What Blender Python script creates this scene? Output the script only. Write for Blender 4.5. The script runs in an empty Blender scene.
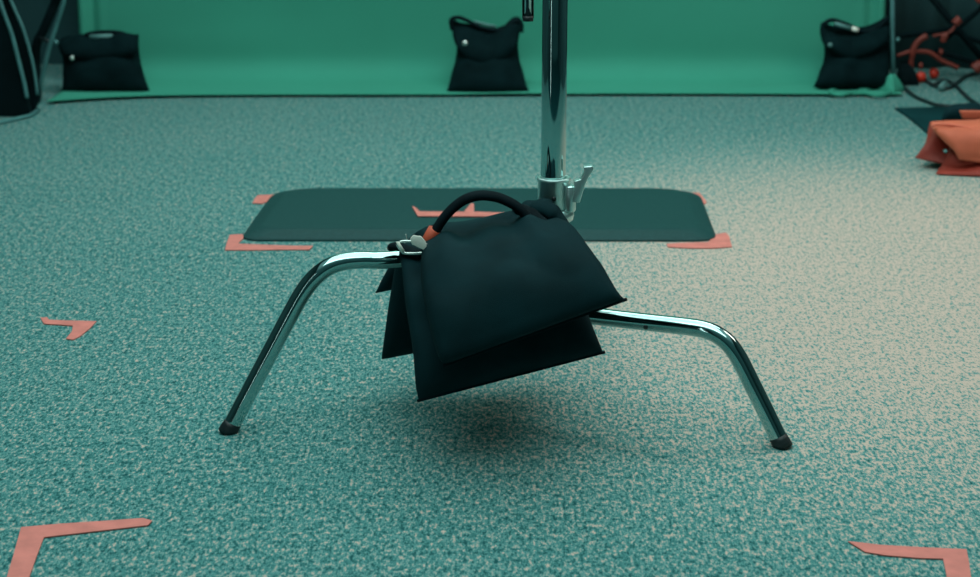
import bpy, bmesh, math, random
from mathutils import Vector, noise
random.seed(7)
sc = bpy.context.scene
COL = sc.collection

# ------------------------------------------------------------------ camera
F = 1700.0; CX, CY = 490.0, 288.5; H = 0.88; TH = math.atan(496 / F)
cam_d = bpy.data.cameras.new('camera'); cam = bpy.data.objects.new('camera', cam_d); COL.objects.link(cam)
cam.location = (0, 0, H); cam.rotation_euler = (math.pi / 2 - TH, 0, 0)
cam_d.sensor_width = 36; cam_d.lens = F / 980 * 36
cam_d.clip_end = 60
cam_d.dof.use_dof = True; cam_d.dof.focus_distance = 2.42; cam_d.dof.aperture_fstop = 6.3
sc.camera = cam
sc.view_settings.view_transform = 'Standard'
sc.view_settings.look = 'None'

def ray(x, y):
    a, b = x - CX, CY - y
    return Vector((a, F * math.cos(TH) + b * math.sin(TH), -F * math.sin(TH) + b * math.cos(TH)))
def at(x, y, Y):
    d = ray(x, y); return Vector((0, 0, H)) + d * (Y / d.y)
def gr(x, y, z=0.0):
    d = ray(x, y); return Vector((0, 0, H)) + d * ((z - H) / d.z)

# ------------------------------------------------------------------ materials
def nodes(name):
    m = bpy.data.materials.new(name); m.use_nodes = True
    nt = m.node_tree; return m, nt, nt.nodes['Principled BSDF']
def N(nt, t, **kw):
    n = nt.nodes.new(t)
    for k, v in kw.items(): setattr(n, k, v)
    return n
def simple(name, col, rough=.6, metal=0., noise_scale=0, var=.25, bump=0., bscale=300, sheen=0., spec=None, vec='Object'):
    m, nt, b = nodes(name)
    b.inputs['Base Color'].default_value = (*col, 1); b.inputs['Roughness'].default_value = rough
    b.inputs['Metallic'].default_value = metal
    if spec is not None: b.inputs['Specular IOR Level'].default_value = spec
    if sheen:
        b.inputs['Sheen Weight'].default_value = sheen; b.inputs['Sheen Tint'].default_value = (.3, .75, .75, 1)
    tc = N(nt, 'ShaderNodeTexCoord')
    if noise_scale:
        n = N(nt, 'ShaderNodeTexNoise'); n.inputs['Scale'].default_value = noise_scale; n.inputs['Detail'].default_value = 4
        nt.links.new(tc.outputs[vec], n.inputs['Vector'])
        r = N(nt, 'ShaderNodeValToRGB')
        r.color_ramp.elements[0].position = .3; r.color_ramp.elements[1].position = .7
        r.color_ramp.elements[0].color = (*[c * (1 - var) for c in col], 1)
        r.color_ramp.elements[1].color = (*[min(1, c * (1 + var)) for c in col], 1)
        nt.links.new(n.outputs['Fac'], r.inputs['Fac']); nt.links.new(r.outputs['Color'], b.inputs['Base Color'])
    if bump:
        n2 = N(nt, 'ShaderNodeTexNoise'); n2.inputs['Scale'].default_value = bscale; n2.inputs['Detail'].default_value = 3
        nt.links.new(tc.outputs[vec], n2.inputs['Vector'])
        bp = N(nt, 'ShaderNodeBump'); bp.inputs['Strength'].default_value = bump; bp.inputs['Distance'].default_value = .002
        nt.links.new(n2.outputs['Fac'], bp.inputs['Height']); nt.links.new(bp.outputs['Normal'], b.inputs['Normal'])
    return m

def carpet_mat():
    m, nt, b = nodes('carpet')
    tc = N(nt, 'ShaderNodeTexCoord')
    mp = N(nt, 'ShaderNodeMapping'); mp.inputs['Scale'].default_value = (1, .45, 1)
    nt.links.new(tc.outputs['Object'], mp.inputs['Vector'])
    n1 = N(nt, 'ShaderNodeTexNoise'); n1.inputs['Scale'].default_value = 215; n1.inputs['Detail'].default_value = 3; n1.inputs['Roughness'].default_value = .75
    nt.links.new(mp.outputs['Vector'], n1.inputs['Vector'])
    n0 = N(nt, 'ShaderNodeTexNoise'); n0.inputs['Scale'].default_value = 95; n0.inputs['Detail'].default_value = 2
    nt.links.new(mp.outputs['Vector'], n0.inputs['Vector'])
    mxn = N(nt, 'ShaderNodeMath', operation='MULTIPLY_ADD'); mxn.inputs[1].default_value = .45; mxn.inputs[2].default_value = -.225
    nt.links.new(n0.outputs['Fac'], mxn.inputs[0])
    n1b = N(nt, 'ShaderNodeMath', operation='MULTIPLY_ADD'); n1b.inputs[1].default_value = 1.45
    nt.links.new(n1.outputs['Fac'], n1b.inputs[0]); nt.links.new(mxn.outputs[0], n1b.inputs[2])
    # pool of warm light painted into the carpet: more beige flecks inside it
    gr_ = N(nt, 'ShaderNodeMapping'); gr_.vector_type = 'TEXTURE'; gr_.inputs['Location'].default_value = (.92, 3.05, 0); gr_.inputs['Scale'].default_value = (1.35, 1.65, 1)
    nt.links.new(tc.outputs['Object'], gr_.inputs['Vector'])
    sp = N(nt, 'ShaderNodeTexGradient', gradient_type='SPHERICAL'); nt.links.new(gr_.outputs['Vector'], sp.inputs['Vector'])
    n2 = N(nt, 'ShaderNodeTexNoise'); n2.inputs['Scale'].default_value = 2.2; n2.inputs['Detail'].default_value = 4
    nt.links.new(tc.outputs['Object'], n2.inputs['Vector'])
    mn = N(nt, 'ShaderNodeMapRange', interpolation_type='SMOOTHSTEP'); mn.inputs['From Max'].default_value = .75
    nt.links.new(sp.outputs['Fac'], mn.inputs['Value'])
    a1 = N(nt, 'ShaderNodeMath', operation='MULTIPLY_ADD'); a1.inputs[1].default_value = WARM_POOL
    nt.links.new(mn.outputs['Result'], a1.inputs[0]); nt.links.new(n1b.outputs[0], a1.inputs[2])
    a2 = N(nt, 'ShaderNodeMath', operation='MULTIPLY_ADD'); a2.inputs[1].default_value = .05
    nt.links.new(n2.outputs['Fac'], a2.inputs[0]); nt.links.new(a1.outputs[0], a2.inputs[2])
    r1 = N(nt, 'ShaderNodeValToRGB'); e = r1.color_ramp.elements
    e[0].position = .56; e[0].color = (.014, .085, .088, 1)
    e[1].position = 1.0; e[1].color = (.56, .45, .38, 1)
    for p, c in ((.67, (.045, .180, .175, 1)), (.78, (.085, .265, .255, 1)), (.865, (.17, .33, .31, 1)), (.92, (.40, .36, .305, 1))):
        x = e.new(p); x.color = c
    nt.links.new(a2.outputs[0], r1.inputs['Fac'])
    nt.links.new(r1.outputs['Color'], b.inputs['Base Color'])
    b.inputs['Roughness'].default_value = .95; b.inputs['Specular IOR Level'].default_value = .05
    bp = N(nt, 'ShaderNodeBump'); bp.inputs['Strength'].default_value = .35; bp.inputs['Distance'].default_value = .003
    nt.links.new(n1.outputs['Fac'], bp.inputs['Height']); nt.links.new(bp.outputs['Normal'], b.inputs['Normal'])
    return m

WARM_POOL = .235
M = dict(
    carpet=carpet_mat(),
    wall=simple('dark_wall', (.020, .075, .082), .9, noise_scale=3, var=.2),
    wall_side=simple('side_wall', (.03, .08, .085), .9, noise_scale=2, var=.2),
    green=simple('green_cloth', (.034, .310, .215), .85, noise_scale=2.2, var=.05, bump=.15, bscale=400),
    chrome=simple('chrome', (.38, .56, .55), .07, 1.0, noise_scale=30, var=.05),
    cast=simple('cast_chrome', (.55, .76, .73), .30, .75, noise_scale=60, var=.1, bump=.1, bscale=90),
    rubber=simple('black_rubber', (.006, .016, .018), .5, noise_scale=40, var=.2),
    fabric=simple('black_nylon', (.0042, .0230, .0275), .8, noise_scale=14, var=.25, bump=.35, bscale=900, spec=.07),
    fabric_dark=simple('worn_nylon', (.0026, .0130, .0150), .85, noise_scale=14, var=.3, bump=.35, bscale=700, spec=.04),
    web=simple('black_webbing', (.002, .009, .012), .8, noise_scale=60, var=.3, bump=.4, bscale=700, spec=.08),
    mat=simple('mat_foam', (.010, .058, .058), .6, noise_scale=120, var=.12, bump=.25, bscale=500, spec=.18),
    tape=simple('pink_tape', (.66, .20, .165), .7, noise_scale=35, var=.12, bump=.2, bscale=200),
    tapeo=simple('orange_tape', (.70, .17, .10), .7, noise_scale=35, var=.1),
    orange=simple('orange_cloth_shaded', (.27, .024, .010), .65, noise_scale=12, var=.2, bump=.25, bscale=500),  # pouch cloth darkened to carry the shade under the flap
    orange_lit=simple('orange_cloth_lit', (.58, .13, .065), .7, noise_scale=12, var=.15),  # same cloth made lighter, light from above put into its colour
    oband=simple('orange_band', (.50, .075, .03), .7, noise_scale=80, var=.15),
    white=simple('white_tag', (.85, .88, .78), .6, noise_scale=60, var=.1),
    steel=simple('ring_steel', (.65, .74, .70), .25, .7, noise_scale=60, var=.1),
    pale=simple('pale_tube', (.10, .27, .275), .35, .3, noise_scale=20, var=.15),
    dark=simple('dark_cloth', (.0015, .009, .011), .8, noise_scale=8, var=.3, spec=.08),
    cableo=simple('orange_cable', (.17, .024, .014), .6, noise_scale=30, var=.2),
    red=simple('red_plug', (.55, .03, .012), .4, noise_scale=30, var=.2),
    cableb=simple('black_cable', (.004, .016, .018), .5, noise_scale=30, var=.2),
    dark_teal=simple('dark_teal_flat', (.006, .04, .044), .85, noise_scale=5, var=.25, spec=.05),
    greytag=simple('grey_tag', (.09, .24, .23), .6, noise_scale=40, var=.2),
)

# ------------------------------------------------------------------ object helpers
def obj(name, bm, mat, parent=None, smooth=True):
    me = bpy.data.meshes.new(name); bmesh.ops.recalc_face_normals(bm, faces=bm.faces); bm.to_mesh(me); bm.free()
    if smooth:
        for p in me.polygons: p.use_smooth = True
    me.materials.append(M[mat])
    o = bpy.data.objects.new(name, me); COL.objects.link(o)
    if parent:
        o.parent = parent
        o.location = -parent_world(parent)
    return o
_W = {}
def parent_world(p):
    v = Vector(p.location)
    while p.parent: p = p.parent; v += Vector(p.location)
    return v
def tag(o, label, cat, group=None, kind=None):
    o['label'] = label; o['category'] = cat
    if group: o['group'] = group
    if kind: o['kind'] = kind
    return o
def thing(name, label, cat, loc, group=None):
    o = bpy.data.objects.new(name, None); o.empty_display_size = .05; COL.objects.link(o); o.location = loc
    return tag(o, label, cat, group)
def struct(name, bm, mat, smooth=False):
    o = obj(name, bm, mat, smooth=smooth); o['kind'] = 'structure'; return o

def box(bm, a, b):
    vs = [bm.verts.new((x, y, z)) for x in (a[0], b[0]) for y in (a[1], b[1]) for z in (a[2], b[2])]
    for f in ((0,1,3,2),(4,6,7,5),(0,4,5,1),(2,3,7,6),(0,2,6,4),(1,5,7,3)): bm.faces.new([vs[i] for i in f])
def catmull(pts, n):
    pts = [Vector(p) for p in pts]; out = []
    P = [2 * pts[0] - pts[1]] + pts + [2 * pts[-1] - pts[-2]]
    for i in range(1, len(P) - 2):
        for k in range(n):
            t = k / n; a, b, c, d = P[i-1], P[i], P[i+1], P[i+2]
            out.append(.5 * ((2*b) + (c-a)*t + (2*a-5*b+4*c-d)*t*t + (-a+3*b-3*c+d)*t**3))
    out.append(pts[-1]); return out
def tube(bm, pts, r, seg=20, ry=None, up=None, radii=None):
    pts = [Vector(p) for p in pts]; ry = ry or r; rings = []
    t0 = (pts[1] - pts[0]).normalized()
    ref = Vector(up) if up else (Vector((0, 0, 1)) if abs(t0.z) < .9 else Vector((1, 0, 0)))
    nrm = (ref - ref.dot(t0) * t0).normalized()
    for i, p in enumerate(pts):
        t = (pts[min(i+1, len(pts)-1)] - pts[max(i-1, 0)]).normalized()
        nrm = (nrm - nrm.dot(t) * t).normalized(); bn = t.cross(nrm)
        k = radii[i] if radii else 1
        rings.append([bm.verts.new(p + (nrm * math.cos(a) * r + bn * math.sin(a) * ry) * k) for a in [2*math.pi*j/seg for j in range(seg)]])
    for A, B in zip(rings, rings[1:]):
        for j in range(seg): bm.faces.new((A[j], A[(j+1) % seg], B[(j+1) % seg], B[j]))
    bm.faces.new(rings[0][::-1]); bm.faces.new(rings[-1])
def T(name, pts, r, mat, parent=None, **kw):
    bm = bmesh.new(); tube(bm, pts, r, **kw); return obj(name, bm, mat, parent)
def lathe(bm, c, prof, seg=40):
    rings = [[bm.verts.new((c[0] + r*math.cos(2*math.pi*j/seg), c[1] + r*math.sin(2*math.pi*j/seg), z)) for j in range(seg)] for r, z in prof]
    for A, B in zip(rings, rings[1:]):
        for j in range(seg): bm.faces.new((A[j], A[(j+1)%seg], B[(j+1)%seg], B[j]))
    bm.faces.new(rings[0][::-1]); bm.faces.new(rings[-1])
def prism(bm, pts, off):
    off = Vector(off); a = [bm.verts.new(p) for p in pts]; b = [bm.verts.new(Vector(p) + off) for p in pts]
    bm.faces.new(a); bm.faces.new(b[::-1]); n = len(a)
    for i in range(n): bm.faces.new((a[i], b[i], b[(i+1)%n], a[(i+1)%n]))
def bevel(o, w, seg=3):
    m = o.modifiers.new('bevel', 'BEVEL'); m.width = w; m.segments = seg; m.limit_method = 'ANGLE'; m.angle_limit = math.radians(35); return o

def pillow(name, rows, thick, mat, parent, nu=36, nv=12, p=3.0, wr=.006, seed=0, uedge=.5, wfun=None, front=1.0, back=1.0):
    """rows: list of (left point, right point, thickness factor), a closed stuffed shape about the ruled spine surface."""
    L = catmull([r[0] for r in rows], nv); R = catmull([r[1] for r in rows], nv)
    Tk = [v.x for v in catmull([Vector((r[2], 0, 0)) for r in rows], nv)]
    Sg = [v.x for v in catmull([Vector((r[3] if len(r) > 3 else 0, 0, 0)) for r in rows], nv)]
    n = len(L); grid = [[L[i].lerp(R[i], j/nu) - Vector((0, 0, Sg[i]*(1-(2*j/nu-1)**2))) for j in range(nu+1)] for i in range(n)]
    bm = bmesh.new(); top = []; bot = []
    for i in range(n):
        a, b = [], []
        for j in range(nu+1):
            du = grid[i][min(j+1,nu)] - grid[i][max(j-1,0)]; dv = grid[min(i+1,n-1)][j] - grid[max(i-1,0)][j]
            nn = du.cross(dv); nn = nn.normalized() if nn.length > 1e-9 else Vector((0,-1,0))
            u = 2*j/nu - 1
            t = thick * max(0, Tk[i]) * max(0, 1-abs(u)**p)**uedge
            P = grid[i][j]
            q = P * 9 + Vector((seed, seed*2, 0))
            w = wr * min(1, t/(thick*.3+1e-9)) * (noise.noise(q) + .5*noise.noise(q*2.3) + .8*(abs(noise.noise(q*1.3 + Vector((5,1,2))))-.25))
            if wfun: w += wfun(u, i/(n-1)) * min(1, t/(thick*.3+1e-9))
            edge = i in (0, n-1) or j in (0, nu)
            if edge: v = bm.verts.new(P); a.append(v); b.append(v)
            else:
                a.append(bm.verts.new(P + nn*(t*front + w + .0012))); b.append(bm.verts.new(P - nn*(t*back + .0012)))
        top.append(a); bot.append(b)
    for g, fl in ((top, 0), (bot, 1)):
        for i in range(n-1):
            for j in range(nu):
                q = [g[i][j], g[i][j+1], g[i+1][j+1], g[i+1][j]]
                bm.faces.new(q[::-1] if fl else q)
    o = obj(name, bm, mat, parent)
    s = o.modifiers.new('smooth', 'SUBSURF'); s.levels = 1; s.render_levels = 1
    return o, L, R

# ------------------------------------------------------------------ the setting
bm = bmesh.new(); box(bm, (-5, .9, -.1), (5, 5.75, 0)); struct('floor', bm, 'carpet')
bm = bmesh.new(); box(bm, (-5, -2.5, -.1), (5, .9, -.001)); struct('floor', bm, 'dark_teal')  # unseen floor by the camera, darkened so the chrome mirrors darkness
bm = bmesh.new(); box(bm, (-2.75, -2.5, -.1), (-2.65, 5.72, 3.2)); struct('wall_left_added', bm, 'wall_side')  # unseen side wall, added dark to deepen the chrome reflections
bm = bmesh.new(); box(bm, (2.65, -2.5, -.1), (2.75, 5.72, 3.2)); struct('wall_right_added', bm, 'wall_side')  # added out of view, darkens the right side of the column's reflection
bm = bmesh.new(); box(bm, (-5, 5.72, -.1), (5, 5.85, 3.2)); struct('wall_back', bm, 'wall')

# ------------------------------------------------------------------ green backdrop
def backdrop():
    rt = thing('green_backdrop', 'green chroma key cloth hanging behind and sweeping onto the carpet', 'backdrop', (0, 5.45, 0))
    prof = [(5.07, .004), (5.12, .0045), (5.19, .005), (5.25, .007), (5.305, .018), (5.345, .05), (5.362, .11), (5.367, .25), (5.37, .5), (5.373, .9), (5.377, 1.5), (5.38, 2.5)]
    P = catmull([Vector((0, a, b)) for a, b in prof], 5)
    nx = 260; bm = bmesh.new(); g = []
    xl_t, xr_t = at(79, 20, 5.37).x, at(891, 20, 5.37).x
    for i, p in enumerate(P):
        k = min(1, max(0, (p.z - .01) / .12)); row = []
        fl = 1 - k
        xl = xl_t + (gr(51, 102).x - xl_t) * min(1, max(0, (5.32 - p.y) / .24)); xr = xr_t - .02
        for j in range(nx + 1):
            u = j / nx; x = xl + (xr - xl) * u
            y = p.y; z = p.z
            # hanging folds near the side edges, slack ripples at the sweep
            e = max(0, 1 - min(u, 1-u) / .035)
            y += -k * .02 * math.sin(min(u, 1-u) * 260) * e
            z += fl * (.005 + .012 * max(0, (5.3-p.y)/.3) * max(0, noise.noise(Vector((x*2.2, y*9, 3)))))
            y += k * .012 * noise.noise(Vector((x*1.1, z*5, 1)))*(1 if z < .6 else .5)
            y -= fl * .12 * math.exp(-(x - xl) / .22) * max(0, (5.32-p.y)/.25)
            y -= fl * (.03 * noise.noise(Vector((x*.9, 0, 7))) + .05 * max(0, -x-1.0)) * max(0, (5.32-p.y)/.27)
            row.append(bm.verts.new((x, y, z)))
        g.append(row)
    for i in range(len(g)-1):
        for j in range(nx): bm.faces.new((g[i][j], g[i][j+1], g[i+1][j+1], g[i+1][j]))
    o = obj('cloth', bm, 'green', rt)
    s = o.modifiers.new('thickness', 'SOLIDIFY'); s.thickness = .0015
    # gathered end of the cloth around the foot of the pole, at the right
    bm = bmesh.new(); c = gr(893, 96); a = []
    n = 18
    for k, (rr, z) in enumerate(((.036, .003), (.034, .016), (.026, .032), (.016, .050), (.009, .062))):
        a.append([bm.verts.new((c.x + (rr*(1+.35*math.sin(3*t+k*.6)+.15*math.sin(7*t)))*math.cos(t), c.y + .035 + rr*(1+.3*math.cos(4*t))*math.sin(t), z)) for t in [2*math.pi*q/n for q in range(n)]])
    for A, B in zip(a, a[1:]):
        for j in range(n): bm.faces.new((A[j], A[(j+1)%n], B[(j+1)%n], B[j]))
    bm.faces.new(a[0][::-1]); bm.faces.new(a[-1])
    o = obj('gathered_corner', bm, 'green', rt); s = o.modifiers.new('smooth', 'SUBSURF'); s.levels = s.render_levels = 2
    # rolled edge folds along the front right
    for y0, amp, s0 in ((93, 1.6, 0), (89.5, 1.5, 2)):
        pts = [gr(830 + 6*k, y0 + amp*math.sin(k*1.0+s0) - (.2*k if s0 else -.1*k), .012) for k in range(11)]
        T('hem_fold', catmull(pts, 4), .006, 'green', rt, seg=8)
backdrop()

# ------------------------------------------------------------------ chrome stand
YC = 2.38
cb = at(552.4, 250, YC); CXW = cb.x
def stand():
    rt = thing('light_stand', 'chrome steel light stand with three bent tubular legs and a vertical column', 'stand', (CXW, YC, 0))
    bm = bmesh.new(); lathe(bm, (CXW, YC), [(.0165, .15), (.0178, .152), (.0178, .84), (.0165, .842)]); obj('column', bm, 'chrome', rt)
    # narrower upper tube and grip head, above the frame
    bm = bmesh.new(); lathe(bm, (CXW, YC), [(.0215, .82), (.023, .824), (.023, .875), (.0215, .88)]); lathe(bm, (CXW, YC), [(.014, .88), (.014, 1.02)]); obj('upper_tube', bm, 'chrome', rt)
    # clamp collar
    z0, z1 = at(555, 211, YC-.02).z, at(555, 180, YC-.02).z
    bm = bmesh.new(); lathe(bm, (CXW+.001, YC), [(.0205, z0), (.0228, z0+.002), (.0228, z1-.005), (.0242, z1-.004), (.0242, z1-.001), (.0225, z1), (.0185, z1), (.0182, z1-.003)]); col = obj('collar', bm, 'cast', rt)
    # boss on the collar that carries the screw
    a = at(570, 197, YC-.012)
    bm = bmesh.new(); lathe(bm, (a.x, a.y), [(.0075, z0-.002), (.0085, z0), (.0085, z1-.012), (.0075, z1-.010)]); obj('clamp_boss', bm, 'cast', col)
    s = at(554, 199, YC-.0235)
    T('screw', [s + Vector((0, .004, 0)), s - Vector((0, .0012, 0))], .0032, 'rubber', col, seg=14)
    # lever handle
    px = [(583.6,167),(592.6,166.2),(594,169.5),(588.6,177.5),(585.4,184.5),(582.6,193),(579.8,203),(571.5,202.6),(574.4,192),(574,181.5),(581,179.6),(584.6,172)]
    Yl = YC - .02
    bm = bmesh.new(); prism(bm, [at(x, y, Yl) for x, y in px], (.0, .014, 0)); lv = bevel(obj('lever', bm, 'cast', rt), .0015, 3)
    b = at(577, 191, Yl+.007)
    T('lever_screw', [b - Vector((.012, 0, 0)), b + Vector((.004, 0, 0))], .0055, 'chrome', lv, seg=16)
    # hub below the collar
    hz = at(555, 216, YC-.02).z
    bm = bmesh.new(); lathe(bm, (CXW+.004, YC), [(.018, hz-.012), (.025, hz-.010), (.0265, hz-.004), (.0265, hz), (.024, hz+.004), (.018, hz+.008)]); obj('lower_ring', bm, 'cast', rt)
    def leg(hub_z, px, foot, zt, name='leg'):
        c0 = Vector((CXW, YC, 0)); f = gr(*foot); d = (f - c0); d.z = 0; d.normalize(); nrm = Vector((d.y, -d.x, 0))
        P = []
        for x, y in px:
            r = ray(x, y); t = nrm.dot(c0 - Vector((0, 0, H))) / nrm.dot(r); P.append(Vector((0, 0, H)) + r*t)
        start = c0 + d*.022; start.z = zt if zt else P[0].z
        return start, P, d
    specs = []
    s1, P1, d1 = leg(0, [(394,259.5),(364,260),(343,262),(327,268),(313,279.5),(302,294),(289,317),(272,349),(256,379),(230,428)], (230,432), None)
    s2, P2, d2 = leg(0, [(590,315.7),(645,322),(686,326.5),(706,330),(720,336.5),(731,346.5),(741,362),(753,386),(767,414),(781,443)], (783,447), None)
    s1.z = P1[0].z + .004; s2.z = P2[0].z + (P2[0].z - P2[1].z) * ((P2[0]-Vector((CXW,YC,P2[0].z))).length / max(.01, (P2[1]-P2[0]).length)) * .8
    # hind leg runs straight back behind the column
    f3 = gr(589, 309); c0 = Vector((CXW, YC, 0)); d3 = (f3 - c0); d3.z = 0; L3 = d3.length; d3.normalize()
    zb = .205
    s3 = c0 + d3*.02; s3.z = zb
    P3 = [c0 + d3*k + Vector((0,0,z)) for k, z in ((.1, zb), (.22, zb-.002), (.265, zb-.012), (.295, zb-.035), (.33, zb-.08), (L3, .006))]
    for s, P in ((s1, P1), (s2, P2), (s3, P3)):
        hb = bmesh.new(); lathe(hb, (CXW, YC), [(.018, s.z-.021), (.0245, s.z-.018), (.0245, s.z+.018), (.018, s.z+.021)])
        e = s + (P[0]-s).normalized()*.035
        tube(hb, [s - (P[0]-s).normalized()*.01, e], .0155, seg=18); obj('leg_bracket', hb, 'cast', rt)
        end = P[-1].copy(); dirn = (P[-1]-P[-2]).normalized()
        k = (end.z - .004) / -dirn.z; end = end + dirn*k
        path = [s] + P[:-1] + [end]
        lo = T('leg', catmull(path, 6), .0125, 'chrome', rt, seg=28)
        u = dirn
        for v in lo.data.vertices: v.co.z = max(v.co.z, .0015)
        b0 = end - u*.012
        T('foot_cap', [b0, b0 + u*.006, end - u*.002, end + u*.006], .0128, 'rubber', lo, seg=24, radii=[1, 1.01, 1.08, 1.12])
    for q in COL.objects:
        if q.name.startswith('foot_cap'):
            for v in q.data.vertices: v.co.z = max(v.co.z, .001)
    # a small spring pin on the near leg tube
    p = P2[1]; T('button', [p + Vector((0, -.009, -.002)), p + Vector((0, -.0145, -.004))], .0035, 'rubber', rt, seg=12)
    # grip head above the frame
    bm = bmesh.new(); hz = .96
    box(bm, (CXW-.03, YC-.025, hz-.03), (CXW+.03, YC+.025, hz+.03)); bevel(obj('grip_head', bm, 'cast', rt), .006)
    # hanging rod held by the grip head
    t = at(528, 21, YC-.04); tp = Vector((t.x-.004, t.y, 1.0))
    g = thing('grip_arm', 'thin chrome rod with a black tip hanging left of the stand column', 'rod', t)
    T('rod', [t + Vector((0,0,.004)), tp], .0062, 'chrome', g, seg=18)
    T('end_cap', [t, t + Vector((0,0,.007))], .0074, 'rubber', g, seg=18)
    for e in (-1, 1):
        T('edge_strip', [t + Vector((e*.0066, 0, .004)), tp + Vector((e*.0066, 0, 0))], .0014, 'rubber', g, seg=8)
stand()

# ------------------------------------------------------------------ sandbags on the stand
def arc(p, q, h, n=10):
    return [p.lerp(q, k/n) + Vector((0, 0, h*4*(k/n)*(1-k/n))) for k in range(n+1)]
def strap(bm_name, pts, parent, w=.013, t=.006, mat='web', up=(0,-1,0)):
    return T(bm_name, catmull(pts, 6), w, mat, parent, ry=t, seg=16, up=up)

def main_bags():
    # lower bag
    rb = thing('sandbag', 'lower black sandbag hanging over the stand leg, peeking out beneath the other one', 'sandbag', at(490, 300, YC-.05), 'black sandbags on the stand')
    rows = [
        (at(417, 401, 2.155), at(605, 352, 2.185), 0.0),
        (at(414, 386, 2.165), at(600, 340, 2.19), .62),
        (at(411, 350, 2.19), at(590, 315, 2.215), 1.0),
        (at(404, 305, 2.235), at(577, 275, 2.26), .85),
        (at(400, 268, 2.285), at(566, 240, 2.32), .30),
        (at(398, 250.5, 2.325), at(563, 228, 2.36), .12),
        (at(396, 252, 2.365), at(560, 235, 2.41), .30),
        (at(392, 280, 2.40), at(556, 262, 2.45), .8),
        (at(386, 318, 2.42), at(553, 290, 2.47), 1.0),
        (at(381, 350, 2.43), at(552, 315, 2.48), .6),
        (at(380, 360, 2.435), at(552, 325, 2.485), 0.0)]
    o, L, R = pillow('bag_body', rows, .034, 'fabric', rb, seed=3, wr=.009, p=5, front=1, back=.8, uedge=.4)
    T('piping', [L[0].lerp(R[0], k/12) for k in range(13)], .0022, 'web', rb, seg=8)
    # upper bag
    ra = thing('sandbag', 'large black sandbag with arched strap handle, topmost on the stand leg', 'sandbag', at(500, 240, YC-.05), 'black sandbags on the stand')
    rows = [
        (at(443, 366, 2.10), at(627, 299, 2.135), 0.0),
        (at(436, 355, 2.105), at(619, 291, 2.14), .55),
        (at(427, 322, 2.135), at(605, 268, 2.17), 1.0),
        (at(420, 285, 2.19), at(589, 248, 2.225), .95),
        (at(420, 258, 2.25), at(573, 230, 2.285), .55),
        (at(421, 245, 2.30), at(560, 219, 2.33), .30),
        (at(421, 239, 2.345), at(551, 212, 2.345), .22),
        (at(414, 243, 2.39), at(556, 215, 2.41), .40),
        (at(394, 262, 2.43), at(552, 232, 2.45), .85),
        (at(380, 283, 2.45), at(550, 246, 2.48), .6),
        (at(373, 294, 2.455), at(550, 256, 2.49), 0.0)]
    def wf(u, v):   # gathers radiating from the handle roots
        a = 0
        for cu, s, am in ((-.62, .09, .006), (.45, .10, .010), (.1, .2, .004)):
            k = max(0, 1 - abs(v-.42)/.22); a += am*k*math.cos((u-cu)/s)*math.exp(-((u-cu)/.32)**2)
        return a
    o, L, R = pillow('bag_body', rows, .036, 'fabric', ra, seed=11, wr=.009, p=5, wfun=wf, back=.35, uedge=.4)
    T('piping', [L[0].lerp(R[0], k/12) for k in range(13)], .0024, 'web', ra, seg=8)
    n = len(L)
    Ys = 2.285
    hp = [at(429,243,Ys), at(434,234,Ys), at(441,222,Ys), at(452,209,Ys), at(465,199.5,Ys), at(480,195.5,Ys), at(496,197,Ys), at(510,202.5,Ys), at(520,209,Ys), at(527,217,Ys)]
    h = strap('handle', hp, ra, w=.0068, t=.012, up=(0,0,1))
    b = [at(426,244.5,Ys-.004), at(430,237.5,Ys-.004), at(434.5,229.5,Ys-.004)]
    T('orange_band', b, .0092, 'oband', h, ry=.0140, seg=18, up=(0,0,1))
    # strap root and the bunched cloth beside the column
    T('strap_root', catmull([at(520,209,2.31), at(532,215,2.30), at(546,226,2.285), at(556,236,2.27)], 5), .006, 'web', ra, ry=.013, seg=14, up=(0,0,1), radii=[1.2]*6+[1.0]*5+[.8,.7,.5,.3,.1])
    T('bunched_cloth', catmull([at(514,212,2.335), at(524,210,2.34), at(536,208,2.345), at(546,209,2.33), at(557,216,2.325), at(568,226,2.315)], 5), .010, 'fabric', ra, ry=.016, seg=16, up=(0,0,1), radii=[.3+.9*math.sin(math.pi*min(1,(k+2)/27))*(1+.15*math.sin(k*1.1)) for k in range(26)])
    # metal ring and white tag at the left end of the lower bag
    Yt = 2.250
    rp = [at(x, y, Yt) for x, y in ((397,244),(400,249),(404,253),(414,253.5),(424,252.5),(428,248),(424,243),(412,241.5),(402,241.5),(397,244))]
    T('metal_ring', catmull(rp, 4), .0019, 'steel', rb, seg=10)
    bm = bmesh.new(); prism(bm, [at(x, y, 2.238) for x, y in ((410,239),(413,235.5),(421,236.5),(425.5,241.5),(427,251),(419,248),(412,244.5))], (0, .0025, 0)); bevel(obj('white_tag', bm, 'white', rb), .0006, 2)
    T('ring_webbing', catmull([at(392,247,2.31), at(398,246,2.305), at(408,250,2.30), at(422,255,2.29)], 4), .006, 'web', rb, ry=.012, seg=14)
    bm = bmesh.new(); prism(bm, [at(x, y, 2.246) for x, y in ((396,242),(399,242),(405,251.5),(402,253))], (0, .002, 0)); obj('ring_webbing_edge', bm, 'white', rb)
    T('loose_thread', catmull([at(407,243,2.27), at(406.5,238,2.27), at(405.5,234,2.27)], 3), .0007, 'steel', rb, seg=6)
main_bags()

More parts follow.
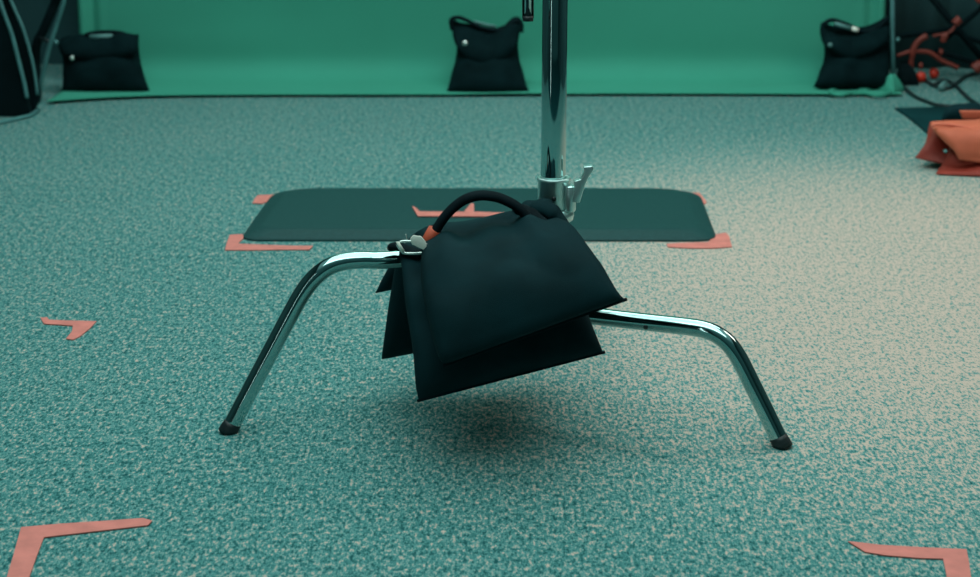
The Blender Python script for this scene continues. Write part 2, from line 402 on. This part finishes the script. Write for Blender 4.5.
# ------------------------------------------------------------------ anti-fatigue mat
def mat():
    zt = .018
    bl, br, fr, fl = gr(281, 189.0, 0), gr(688, 188.5, 0), gr(717.5, 242, 0), gr(240, 241.5, 0)
    # true sides come from extending the straight edges past the rounded corners
    bl = gr(275, 192); br = gr(698.5, 192)
    cs = [fl, fr, br, bl]; rad = [.045, .05, .085, .075]
    def outline(inset, rs):
        out = []
        cen = sum(cs, Vector())/4
        C = []
        for i in range(4):
            a, b, c = cs[i-1], cs[i], cs[(i+1)%4]
            d1 = (a-b).normalized(); d2 = (c-b).normalized(); C.append(b + (d1+d2)*inset)
        for i in range(4):
            a, b, c = C[i-1], C[i], C[(i+1)%4]; r = rs[i]
            p, q = b + (a-b).normalized()*r, b + (c-b).normalized()*r
            for k in range(9):
                t = k/8; out.append(p*(1-t)**2 + b*2*t*(1-t) + q*t*t)
        return out
    bm = bmesh.new(); rings = []
    for ins, z in ((0, 0), (0, .004), (.004, .0065), (.030, .016), (.036, .0175), (.044, .018)):
        rings.append([bm.verts.new((p.x, p.y, z)) for p in outline(ins, rad)])
    for A, B in zip(rings, rings[1:]):
        n = len(A)
        for j in range(n): bm.faces.new((A[j], A[(j+1)%n], B[(j+1)%n], B[j]))
    bm.faces.new(rings[-1]); bm.faces.new(rings[0][::-1])
    o = obj('floor_mat', bm, 'mat', smooth=False); tag(o, 'dark rectangular foam floor mat with rounded corners lying behind the chrome stand', 'mat')
mat()

# ------------------------------------------------------------------ tape marks
TG = 'pink tape marks on the floor'
def tape(px, label, z=0.0, mt='tape'):
    bm = bmesh.new(); pts = [gr(x, y, z + .0022) for x, y in px]
    c = sum(pts, Vector())/len(pts)
    prism(bm, pts, (0, 0, -.0014))
    o = obj('tape_mark', bm, mt, smooth=False); tag(o, label, 'tape', TG); return o
tape([(230,234.5),(243,234),(243.5,238),(238,243.5),(262,244.5),(290,245.5),(313,245.8),(309.5,249.5),(280,249.5),(250,250),(225,249.8),(227,242)], 'pink L-shaped tape mark at the front left corner of the dark mat')
tape([(716,234),(726,232.5),(729,236),(732,246.5),(715,248),(690,248),(668,246.8),(666.5,243.5),(690,242.5),(708,242)], 'pink L-shaped tape mark at the front right corner of the dark mat')
tape([(258,195),(274,194.4),(271,199.5),(262,203.5),(252.5,203),(255,198)], 'small pink tape piece at the back left corner of the dark mat')
tape([(693,192.2),(700,193),(707,202),(702,205.5),(699,203.5)], 'small pink tape piece at the back right corner of the dark mat')
tape([(40.5,317.5),(47,317),(49,319.5),(66,320.3),(96.5,321),(90,328),(80,336),(73,339.5),(66,338.5),(72,331),(73,325.5),(44,323.5)], 'pink arrow-like tape mark alone on the carpet at the left')
tape([(21,527),(60,523.5),(100,521),(143,517.8),(152,520.5),(148,525),(100,530.5),(44,537),(37,555),(26,586),(4,586),(14,553)], 'large pink L-shaped tape mark in the near left foreground')
tape([(848,541),(858,542),(880,544.6),(920,547),(966.5,549),(969,562),(973,590),(949,590),(946,572),(943,558.5),(920,557.8),(885,555),(865,551.5)], 'large pink L-shaped tape mark in the near right foreground')
tape([(412,206),(415,207),(420,211.3),(464,211.5),(471,203),(474,204),(474,211.5),(520,213),(520,216.5),(440,216),(418,215.8)], 'thin pink T-shaped tape mark on top of the dark mat', z=.019)

# ------------------------------------------------------------------ sandbags along the backdrop
def small_bag(rows_px, Y0, label, extras):
    cx = sum(r[1]+r[2] for r in rows_px)/2/len(rows_px); base = gr(cx, rows_px[0][0])
    rt = thing('sandbag', label, 'sandbag', (base.x, base.y, 0.02), 'black sandbags in front of the green cloth')
    rows = [(at(l, q[0], Y0+dy), at(r, y2, Y0+dy), t, sg[0] if sg else 0) for q in rows_px for (y1, l, r, y2, dy, t, *sg) in (q,)]
    o, L, R = pillow('lower_pouch', rows, .055, 'fabric_dark', rt, seed=cx*.1, wr=.014, p=3.5, nv=6, nu=24)
    extras(rt, Y0)
    return rt
def R4(y, l, r, dy=0, t=1, y2=None, sg=0): return (y, l, r, y if y2 is None else y2, dy, t, sg)
def ROWS(rs, Y): return [(at(l, y1, Y+dy), at(r, y2, Y+dy), t, sg) for (y1, l, r, y2, dy, t, sg) in rs]

def ex_mid(rt, Y):
    rr = ROWS([R4(50, 459, 514, -.095, 0, 50, .055), R4(44, 456, 517, -.09, .7, 42, .045), R4(34, 452, 520, -.055, 1, 32, .035), R4(24, 451, 521, -.02, .7, 24, .03), R4(18, 452, 521, 0, .1, 19, .03)], Y)
    pillow('upper_pouch', rr, .022, 'fabric_dark', rt, seed=5, wr=.016, p=3, nv=6, nu=24)
    strap('handle', [at(452,30,Y-.03), at(451,20,Y-.03), at(458,17.5,Y-.03), at(466,20,Y-.03), at(480,27,Y-.035), at(495,30,Y-.035), at(505,29,Y-.03), at(513,22,Y-.02), at(519,20,Y-.02)], rt, w=.006, t=.014, up=(0,0,1))
    T('handle_pale_strip', catmull([at(474,21.5,Y-.01), at(484,24,Y-.01), at(496,26.5,Y-.01)], 4), .004, 'greytag', rt, seg=10)  # pale strip along the sagging middle of the handle
    T('metal_ring', [at(465,43,Y-.11), at(465,43,Y-.12)], .008, 'steel', rt, seg=14)
    # ear at the right top
    T('ear', catmull([at(503,34,Y-.01), at(511,25,Y-.01), at(516,21,Y-.01), at(519,24,Y-.01), at(519,32,Y-.01)], 4), .014, 'fabric_dark', rt, seg=12)
small_bag([R4(91, 445, 531, -.135, 0, 91.5, .010), R4(87, 447, 529, -.125, .7, 88, .006), R4(76, 450, 525, -.08, 1), R4(62, 454, 521, -.035, .9), R4(44, 456, 519, 0, .6), R4(30, 453, 521, .02, .35, 30, .01), R4(20, 453, 520, .03, 0, 21, .03)],
          5.24, 'black sandbag slumped in the middle in front of the green cloth', ex_mid)

def ex_left(rt, Y):
    rr = ROWS([R4(57, 62, 135, -.095, 0, 55, .015), R4(52, 59, 138, -.085, .8, 49, .01), R4(45, 57, 140, -.045, 1, 42), R4(40, 59, 140, -.01, .6, 36), R4(38, 62, 140, .02, .1, 34)], Y)
    pillow('upper_pouch', rr, .024, 'fabric_dark', rt, seed=15, wr=.014, p=3.5, nv=6, nu=24)
    strap('handle', [at(84,41,Y-.03), at(86,35,Y-.03), at(93,33,Y-.03), at(108,32,Y-.03), at(121,33,Y-.03), at(127,36,Y-.03), at(130,41,Y-.03)], rt, w=.006, t=.014, up=(0,0,1))
    T('handle_grip', [at(90,37,Y-.045), at(113,36.5,Y-.045)], .008, 'greytag', rt, seg=10)
    T('metal_ring', [at(72,58,Y-.105), at(72,58,Y-.115)], .007, 'steel', rt, seg=14)
small_bag([R4(92, 58, 152, -.10, 0, 92, .006), R4(88, 61, 150, -.095, .7), R4(77, 62, 146, -.07, 1), R4(62, 62, 142, -.035, .9), R4(46, 60, 140, 0, .6), R4(38, 62, 140, .02, 0, 34)],
          5.22, 'black sandbag with a flat top handle at the left end of the green cloth', ex_left)

def ex_right(rt, Y):
    rr = ROWS([R4(48, 827, 888, -.095, 0, 42, .045), R4(43, 824, 890, -.085, .7, 36, .04), R4(34, 820, 891, -.045, 1, 28, .035), R4(26, 819, 891, -.01, .6, 21, .03), R4(21, 821, 891, .02, .1, 14, .03)], Y)
    pillow('upper_pouch', rr, .022, 'fabric_dark', rt, seed=25, wr=.015, p=3.5, nv=6, nu=24)
    strap('handle', [at(824,24,Y-.03), at(832,20,Y-.03), at(846,24,Y-.03), at(861,31,Y-.035), at(871,31,Y-.035), at(880,25,Y-.03), at(887,18,Y-.02)], rt, w=.006, t=.016, up=(0,0,1))
    T('handle_tag', [at(835,23.5,Y-.05), at(851,28.5,Y-.05)], .006, 'greytag', rt, seg=10)
    T('handle_label', [at(852,28.6,Y-.052), at(858,30.5,Y-.052)], .0075, 'white', rt, seg=10)
    T('metal_ring', [at(830,45,Y-.11), at(830,45,Y-.12)], .007, 'greytag', rt, seg=14)
small_bag([R4(87, 812, 890, -.10, 0, 88, .008), R4(83, 814, 890, -.095, .7), R4(73, 818, 890, -.07, 1), R4(58, 823, 890, -.035, .9), R4(40, 823, 890, 0, .6), R4(28, 821, 890, .02, .3, 26, .01), R4(22, 822, 890, .03, 0, 17, .03)],
          5.24, 'black sandbag with a pale handle tag beside the thin pole at right', ex_right)

# ------------------------------------------------------------------ left edge: black pop-up panel and a stand behind it
def left_edge():
    Yp = 4.62
    b = gr(0, 121)
    rt = thing('reflector_panel', 'black folding studio panel with curved pale rims at the left edge', 'reflector', (b.x, b.y, 0))
    Y1 = gr(20, 117).y
    # main black panel
    out = [(-70,-40),(-30,-40),(-8,-20),(2,8),(12,40),(20,70),(26,98),(31,114),(0,122),(-70,138)]
    bm = bmesh.new(); prism(bm, [at(x, y, Y1) for x, y in out], (0, .03, 0)); bevel(obj('black_cover', bm, 'dark', rt), .006)
    out2 = [(-20,-40),(2,-30),(12,5),(24,40),(34,72),(39,99),(33,113),(26,116),(20,80),(0,-10)]
    bm = bmesh.new(); prism(bm, [at(x, y, Y1+.05) for x, y in out2], (0, .03, 0)); bevel(obj('rear_cover', bm, 'dark', rt), .006)
    T('front_rim', catmull([at(x, y, Y1-.004) for x, y in ((-12,-40),(-2,-5),(4,13),(12,35),(19,62),(24,82),(27,98))], 6), .0055, 'pale', rt, seg=10)
    T('rear_rim', catmull([at(x, y, Y1+.046) for x, y in ((0,-40),(8,-8),(14,8),(22,26),(29,48),(34,70),(37.5,95))], 6), .0045, 'pale', rt, seg=10)
    T('base_edge', catmull([gr(x, y, .006) for x, y in ((-40,131),(0,122.6),(18,118.5),(30,115.5),(38,110))], 4), .006, 'pale', rt, seg=10)
    # stand
    fz = gr(40, 101)
    s = thing('tripod_stand', 'thin slanting tripod stand behind the black panel at left', 'stand', fz)
    T('leg', catmull([gr(39.5, 97, .01), at(42, 78, fz.y), at(48, 52, fz.y-.005), at(56, 26, fz.y-.01), at(64, 0, fz.y-.02), at(74, -40, fz.y-.03)], 5), .0068, 'pale', s, seg=12)
    T('leg', catmull([gr(36, 100, .01), at(36, 70, fz.y+.05), at(36.5, 45, fz.y+.05), at(43, 31, fz.y+.05), at(50, 15, fz.y+.05), at(57, -2, fz.y+.05), at(74, -40, fz.y-.02)], 5), .0135, 'dark', s, seg=12)
    T('brace', [at(40, 38, fz.y+.04), at(50, 42, fz.y)], .006, 'rubber', s, seg=10)
    T('knob', [at(55, 41, fz.y-.01), at(57, 43, fz.y-.02)], .006, 'pale', s, seg=10)
    # dark post at the edge of the cloth
left_edge()

# ------------------------------------------------------------------ right corner
def right_corner():
    p = gr(893, 95)
    s = thing('backdrop_pole', 'thin pale vertical pole at the right end of the green cloth', 'pole', (p.x, p.y + .07, 0))
    yy = p.y + .07
    T('pole', [at(893, 84, yy), at(892.5, 40, yy), at(892, -120, yy)], .0065, 'pale', s, seg=14)
    T('lower_rod', [Vector((at(893, 84, yy).x, yy, .001)), at(893, 80, yy)], .0075, 'pale', s, seg=14)
    T('clip_knob', [at(897, 39, yy-.01), at(899, 40, yy-.015)], .007, 'pale', s, seg=12)
    # black curtain behind
    bm = bmesh.new(); g = []
    xa, xb = at(888, 30, 5.66).x, 2.6; nx = 120
    for j in range(nx+1):
        x = xa + (xb-xa)*j/nx; y = 5.64 + .018*math.sin(x*42) + .012*math.sin(x*17+1)
        g.append([bm.verts.new((x, y - (.01 if k == 0 else 0), .004 + k*.36)) for k in range(8)])
    for a, b in zip(g, g[1:]):
        for k in range(7): bm.faces.new((a[k], b[k], b[k+1], a[k+1]))
    o = obj('curtain', bm, 'wall'); s2 = o.modifiers.new('thickness', 'SOLIDIFY'); s2.thickness = .004
    tag(o, 'dark pleated curtain hanging in the right back corner', 'curtain')
    # folding frame of black bars
    fr = thing('folding_frame', 'black crossed-bar folding frame standing in the right back corner', 'frame', gr(960, 70))
    Y = 5.42
    for (x0, y0, x1, y1, r) in ((927,-8,990,68,.011), (1000,-8,944,40,.009), (890,37,955,29,.009), (951,30,1000,50,.008), (935,50,985,66,.009), (1003,-20,1003,70,.011)):
        a, b = at(x0, y0, Y), at(x1, y1, Y)
        if a.z < .01: a = gr(x0, y0, .01)
        if b.z < .01: b = gr(x1, y1, .01)
        T('bar', [a, a.lerp(b, .5), b], r, 'dark', fr, seg=10)
    T('joint', [at(952, 30, Y-.012), at(952, 30, Y+.012)], .018, 'dark', fr, seg=14)
    # orange cable looped over the frame
    Y = 5.36
    c = thing('orange_cable', 'orange cable looped in loose coils on the black crossed-bar frame', 'cable', gr(930, 80))
    def piece(px, r=.008, nm='cable_loop', mt='cableo', z=0):
        T(nm, catmull([at(x, y, Y+z) if not (at(x, y, Y+z).z < .008) else gr(x, y, .008) for x, y in px], 5), r, mt, c, seg=10)
    piece([(912,57),(913,50),(917,43),(922,38.5),(927,36)], .010)
    piece([(919,51.5),(926,52),(931,53.5),(936,57),(942,61),(950,64.5),(958,68)], .008)
    piece([(897,56),(904,53.5),(911,51.5),(919,51.5)], .006)
    piece([(911,68),(911,62),(912,57)], .008)
    piece([(933,36),(945,34),(951,31),(956,25),(960,19.5)], .005)
    piece([(943,42),(944,37),(947,35)], .010)
    piece([(955,24),(957,21.5),(960,19)], .014, 'plug')
    piece([(974,70),(978,67),(984,66)], .020, 'plug')
    piece([(939,52),(942,52.5)], .011, 'plug')
    piece([(919,66),(922,66)], .011, 'plug')
    piece([(977,2),(985,-4)], .012, 'plug')
    for k, (x, y) in enumerate(((921, 78), (934, 74.5))):
        g = gr(x, y + 5); a = at(x-4.5, y+1.5, g.y); b = at(x+4.5, y-1.5, g.y)
        if a.z < .017: a.z = .017
        if b.z < .017: b.z = .018
        q = T('cable_plug', [a, a.lerp(b,.2), a.lerp(b,.5), a.lerp(b,.8), b], .0165, 'red', seg=18, radii=[.6, .95, 1.05, .9, .5])
        tag(q, ('brighter red round cable plug on the floor by the frame, nearer the pole', 'darker red round cable plug on the floor by the frame, farther from pole')[k], 'plug', 'red cable plugs')
    # black cables on the carpet
    for px, lb in (([(900,84),(908,91),(916,97),(926,101),(938,105),(960,107),(985,108)], 'thin black cable curving on the carpet right of the pole base'),
                   ([(935,84),(945,80),(956,86),(964,94),(972,101),(985,108)], 'thin black cable running down the right edge toward the orange bag'),
                   ([(925,80),(935,86),(948,88),(958,82),(966,76),(980,72)], 'tangled black cable under the crossed-bar frame')):
        o = T('black_cable', catmull([gr(x, y, .006) for x, y in px], 6), .0055, 'cableb', seg=8); tag(o, lb, 'cable', 'black cables on the carpet')
    rows = [(at(896, 93, 5.30), at(918, 92, 5.30), 0), (at(895, 86, 5.31), at(919, 86, 5.31), .9), (at(896, 76, 5.33), at(916, 76, 5.33), 1), (at(898, 66, 5.36), at(911, 66, 5.36), .7), (at(900, 60, 5.38), at(908, 60, 5.38), 0)]
    k = thing('cloth_bundle', 'black bundled cloth heaped on the carpet between the pale pole and the red plugs', 'bundle', gr(907, 92))
    pillow('bundle_body', rows, .035, 'dark', k, nv=5, nu=16, wr=.02, seed=9)
    # small grey connector
    o = T('cable_connector', [gr(941, 88, .012), gr(945, 83, .014)], .010, 'greytag', seg=12); tag(o, 'small grey cable connector on the carpet below the crossed-bar frame', 'connector')
    # flat dark patch on the carpet
    bm = bmesh.new(); px = [(895,107.5),(925,107),(990,106),(1040,108),(1050,150),(975,148),(928,133),(918,124),(905,114)]
    prism(bm, [gr(x, y, .006) for x, y in px], (0, 0, -.005)); o = obj('dark_floor_patch', bm, 'dark_teal', smooth=False)
    tag(o, 'flat dark patch on the carpet behind the orange bag', 'cloth')
    # black lump behind the orange bag
    rows = [(at(941,122,4.30), at(985,124,4.30), 0), (at(941,118,4.31), at(985,119,4.31), 1), (at(943,113,4.33), at(985,112,4.33), .9), (at(945,110.5,4.36), at(985,109,4.36), 0)]
    k = thing('sandbag', 'flat black bag lying just behind the orange bag', 'sandbag', gr(965, 125))
    pillow('bag_body', rows, .03, 'fabric', k, nv=5, nu=16)
right_corner()

# ------------------------------------------------------------------ orange sandbag
def orange_bag():
    g = gr(965, 172)
    rt = thing('orange_sandbag', 'bright orange saddle sandbag slumped on the carpet at the right edge', 'sandbag', g)
    Yb = g.y
    def A(x, y, dy): 
        v = at(x, y, Yb+dy); 
        if v.z < .004: v = gr(x, y, .004)
        return v
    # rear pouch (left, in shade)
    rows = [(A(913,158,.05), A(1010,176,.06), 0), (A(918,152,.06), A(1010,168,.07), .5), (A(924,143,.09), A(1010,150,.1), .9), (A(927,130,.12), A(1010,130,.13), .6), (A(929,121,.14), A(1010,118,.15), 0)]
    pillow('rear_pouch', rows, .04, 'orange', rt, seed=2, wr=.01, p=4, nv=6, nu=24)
    # front pouch with the flap folding over
    rows = [(A(934,174,.0), A(1040,179,.0), 0), (A(937,169,.0), A(1040,174,.0), .5), (A(944,160,.0), A(1040,162,.0), .9), (A(948,148,.02), A(1040,148,.02), .8), (A(950,136,.05), A(1040,135,.05), .2)]
    pillow('front_pouch', rows, .04, 'orange', rt, seed=4, wr=.012, p=4, nv=6, nu=24)
    bm = bmesh.new()
    # upper flap: drapes from the back edge over the front
    rows = [(A(958,160,-.045), A(1040,172,-.03), 0), (A(952,150,-.04), A(1040,160,-.03), .6), (A(942,140,-.025), A(1040,146,-.02), 1), (A(933,131,.0), A(1040,134,.0), .9), (A(929,125,.05), A(1040,126,.05), .6), (A(930,121.5,.11), A(1040,119,.11), 0)]
    pillow('top_flap', rows, .015, 'orange_lit', rt, seed=8, wr=.014, p=5, nv=6, nu=24)
    T('piping', catmull([A(x, y, .03) - Vector((0,.03,0)) for x, y in ((928,124),(935,122),(946,122.5),(956,124),(968,126),(985,127),(1020,127))], 4), .004, 'tapeo', rt, seg=8)
    bm = bmesh.new(); prism(bm, [A(x, y, .15) for x, y in ((960,111),(1000,111),(1000,120),(963,119.5))], (0, .012, .0)); bevel(obj('handle', bm, 'orange_lit', rt), .003)
    T('grommet', [A(945,151,-.05), A(945.6,151.5,-.06)], .004, 'greytag', rt, seg=10)
orange_bag()

# ------------------------------------------------------------------ light
def area(name, loc, target, size, e, col, sy=None):
    d = bpy.data.lights.new(name, 'AREA'); d.energy = e; d.color = col; d.size = size
    if sy: d.shape = 'RECTANGLE'; d.size_y = sy
    o = bpy.data.objects.new(name, d); COL.objects.link(o); o.location = loc
    o.rotation_euler = (Vector(target) - Vector(loc)).to_track_quat('-Z', 'Y').to_euler(); return o
area('ceiling_softbox', (-.2, 2.9, 2.9), (-.1, 2.9, 0), 3.4, 56, (.84, 1, .97), 2.6)
area('ceiling_strip', (-.2, 4.75, 2.7), (0, 5.0, 0), 4.5, 36, (.86, 1, .97), .4)
area('near_fill', (-.2, .9, 2.8), (0, 1.8, 0), 2.8, 20, (.8, 1, .97), .7)  # unseen fill added to lift the foreground and the shadow under the bags
area('warm_panel', (2.2, 3.3, 2.1), (1.0, 3.4, 0), 1.0, 15, (1, .80, .70), 1.0)
area('column_glint_light', (-1.0, .75, .6), (CXW, YC, .4), .05, .5, (.85, 1, .97), 1.1)  # unseen light added for the bright streak mirrored in the column
w = bpy.data.worlds.new('world'); sc.world = w; w.use_nodes = True
nt = w.node_tree; bg = nt.nodes['Background']
tc = N(nt, 'ShaderNodeTexCoord'); sx = N(nt, 'ShaderNodeSeparateXYZ'); rp = N(nt, 'ShaderNodeValToRGB')
nt.links.new(tc.outputs['Generated'], sx.inputs[0]); nt.links.new(sx.outputs['Z'], rp.inputs['Fac']); nt.links.new(rp.outputs['Color'], bg.inputs['Color'])
rp.color_ramp.elements[0].position = 0; rp.color_ramp.elements[0].color = (.012, .04, .04, 1)
rp.color_ramp.elements[1].position = .9; rp.color_ramp.elements[1].color = (.26, .46, .45, 1)
e = rp.color_ramp.elements.new(.6); e.color = (.035, .10, .10, 1)
bg.inputs['Strength'].default_value = 1.0
